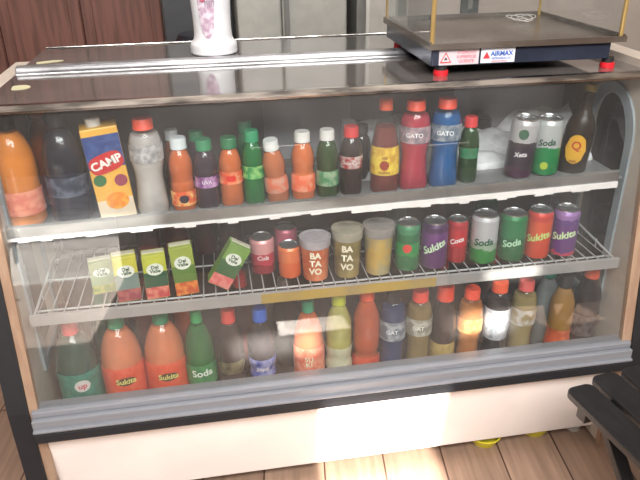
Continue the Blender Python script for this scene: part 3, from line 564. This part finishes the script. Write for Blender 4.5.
bm = bmesh.new(); box(bm, -.01, WC+.03, -.01, DC+.01, .42, .435); link('roof', bm, mat('case_roof', (180, 180, 180), .3, metal=.5), K)
for a in ((0.006, WC+.014, DC-.002, DC+.002), (-.002, .002, .008, DC-.006), (WC+.018, WC+.022, .008, DC-.006)):
    bm = bmesh.new(); box(bm, a[0], a[1], a[2], a[3], .07, .42); link('pane', bm, GLASS, K)
for x, y in ((.03, .016), (WC+.008, .016), (.03, DC-.04), (WC-.03, DC-.04)):
    bm = bmesh.new(); lathe(bm, [(0, .0125), (.0135, .0125), (.0135, .025), (0, .025)], 20, x, y); f = link('foot', bm, rgb((30, 28, 28), .5), K, True)
    bm = bmesh.new(); lathe(bm, [(0, 0.0), (.016, 0.0), (.0175, .003), (.0165, .013), (.0, .0135)], 20, x, y); link('rubber_tip', bm, rgb((206, 34, 44), .35), f, True)
bm = bmesh.new(); box(bm, .004, .113, -.0012, 0, .026, .06); s1 = link('warning_sticker', bm, mat('pale_sticker', (188, 178, 184), .4, noise=.06), K)
def tri(par, cx, cz, s, c, y, name='triangle'):
    bm = bmesh.new(); v = [bm.verts.new((cx+a*s, y, cz+b*s)) for a, b in ((-1, -.8), (1, -.8), (0, 1))]; bm.faces.new(v); return link(name, bm, rgb(c, .4), par)
bm = bmesh.new(); box(bm, .004, .018, -.0016, -.0012, .026, .06); link('dark_band', bm, rgb((40, 44, 60), .4), s1)
tri(s1, .034, .042, .014, (190, 70, 70), -.0018); tri(s1, .034, .0415, .0095, (200, 192, 196), -.0022); tri(s1, .034, .041, .0045, (60, 50, 60), -.0026)
for k, z in enumerate((.0535, .0435, .0335)): text_flat(('ATENCAO', 'SUPERFICIE', 'QUENTE')[k], .0095, Matrix.Translation((.083, -.0018, z)) @ Matrix.Rotation(pi/2, 4, 'X'), (186, 92, 104), s1)
bm = bmesh.new(); box(bm, .118, .2, -.0012, 0, .027, .06); s2 = link('maker_sticker', bm, mat('white_sticker', (206, 208, 216), .4, noise=.03), K)
tri(s2, .1315, .044, .009, (196, 50, 60), -.0018); text_flat('AIRMAX', .0145, Matrix.Translation((.168, -.0018, .047)) @ Matrix.Rotation(pi/2, 4, 'X'), (40, 84, 160), s2, bold=.04)
text_flat('REFRIGERACAO', .0068, Matrix.Translation((.168, -.0018, .0365)) @ Matrix.Rotation(pi/2, 4, 'X'), (40, 84, 160), s2); text_flat('assistencia tecnica', .0052, Matrix.Translation((.163, -.0018, .0305)) @ Matrix.Rotation(pi/2, 4, 'X'), (190, 70, 80), s2)
# coil of wire in the case
bm = bmesh.new(); pts = [(.34+.0*k+.035*cos(k*.5)*(1-.1*(k//12))+.004*k/4-.0, .30+.03*sin(k*.5), .0722+.012*abs(sin(k*.31))+.0012) for k in range(34)]
for a, b in zip(pts, pts[1:]): tube(bm, a, b, .0012, 5)
cw = link('wire_coil', bm, rgb((170, 168, 165), .3)); cw.location = (.972, .168, 1.06); tag(cw, 'loose curl of thin wire lying inside the glass case', 'wire')
# scraps on the top glass
for x, y, sx, sy, rz, l in ((.05, .57, .035, .018, .4, 'yellowed paper scrap on the rear worktop at left'), (.045, .28, .02, .03, .2, 'yellowed paper scrap stuck on the front top glass at left')):
    bm = bmesh.new(); ps = [(sx*(1+.15*sin(3*a+x*40))*cos(a), sy*(1+.2*cos(2*a))*sin(a)) for a in [2*pi*k/14 for k in range(14)]]
    a_ = [bm.verts.new((p, q, 0)) for p, q in ps]; b_ = [bm.verts.new((p, q, .0006)) for p, q in ps]; bm.faces.new(a_[::-1]); bm.faces.new(b_)
    for i in range(14): bm.faces.new((a_[i], a_[(i+1) % 14], b_[(i+1) % 14], b_[i]))
    o = link('paper_scrap', bm, mat('old_paper', (190, 184, 150), .7), loc=(x, y, 1.0625 if y > .45 else 1.0605)); o.rotation_euler[2] = rz; tag(o, l, 'paper')

# ------------------------------------------------------------ folding chair and things on the floor
BLK = mat('black_painted_wood', (19, 19, 21), .5, c2=(27, 27, 30), scale=18, stretch=(6, 1, 6), bump=.05)
def folding_chair(name, label, loc, rz):
    t = tag(empty(name, loc, rz), label, 'chair')
    for k in range(5):
        bm = bmesh.new(); w_, L_ = .068, .40; x0 = k*.079; st = (0, .03, .03, .025, .02)[k]
        prof = []
        for (cx, cy_, a0) in ((x0+w_-.018, L_/2-.018, 0), (x0+.018, L_/2-.018, 90), (x0+.018, -L_/2+.018, 180), (x0+w_-.018, -L_/2+.018, 270)):
            for q in range(5): a = R_(a0+q*22.5); prof.append((cx+.018*cos(a), cy_+.018*sin(a)+(st if cy_ > 0 else 0)*.6))
        a_ = [bm.verts.new((p, q, .432)) for p, q in prof]; b_ = [bm.verts.new((p, q, .45)) for p, q in prof]; n = len(prof)
        bm.faces.new(a_[::-1]); bm.faces.new(b_)
        for i in range(n): bm.faces.new((a_[i], a_[(i+1) % n], b_[(i+1) % n], b_[i]))
        link('seat_slat', bm, BLK, t, bevel=.003)
    for y in (.145, -.15):
        bm = bmesh.new(); box(bm, .006, .39, y-.014, y+.014, .404, .431); link('seat_rail', bm, BLK, t, bevel=.002)
    for x in (.09, .30):
        for s in (1, -1):
            bm = bmesh.new(); a = Vector((x+(.012 if s > 0 else -.012), .2*s, 0.004)); b = Vector((a.x, -.17*s, .415))
            d = b-a; M = Matrix.Translation(a) @ d.to_track_quat('Z', 'Y').to_matrix().to_4x4(); box(bm, -.016, .016, -.009, .009, 0, d.length, M); link('leg', bm, BLK, t, bevel=.002)
    bm = bmesh.new(); tube(bm, (.06, .17, .05), (.33, .17, .05), .008); tube(bm, (.06, -.17, .05), (.33, -.17, .05), .008); link('stretcher', bm, BLK, t)
    for x in (.0, .375):
        bm = bmesh.new(); box(bm, x-.009, x+.009, -.2, -.175, .33, .86); link('back_post', bm, BLK, t, bevel=.002)
    for z in (.66, .74, .82):
        bm = bmesh.new(); box(bm, -.009, .384, -.214, -.2, z-.03, z+.03); link('back_slat', bm, BLK, t, bevel=.002)
    return t
folding_chair('folding_chair', 'black slatted folding chair in front of the right end of the counter', (1.215, -.437, 0), R_(8))
folding_chair('folding_chair', 'black folding chair standing behind the viewer near the shop opening', (-.62, -2.1, 0), R_(170))
for x, y, l in ((1.175, .085, 'shallow yellow plastic bowl under the counter base, left of the pair'), (1.337, .1, 'shallow yellow plastic bowl under the counter base, right of the pair')):
    t = tag(empty('plastic_bowl', (x, y, 0)), l, 'bowl', 'yellow bowls under the counter')
    bm = bmesh.new(); lathe(bm, [(0, .0), (.034, .0), (.047, .03), (.049, .03), (.049, .032), (.045, .032), (.033, .004), (0, .004)], 28); link('body', bm, mat('yellow_plastic', (214, 200, 60), .4), t, True)
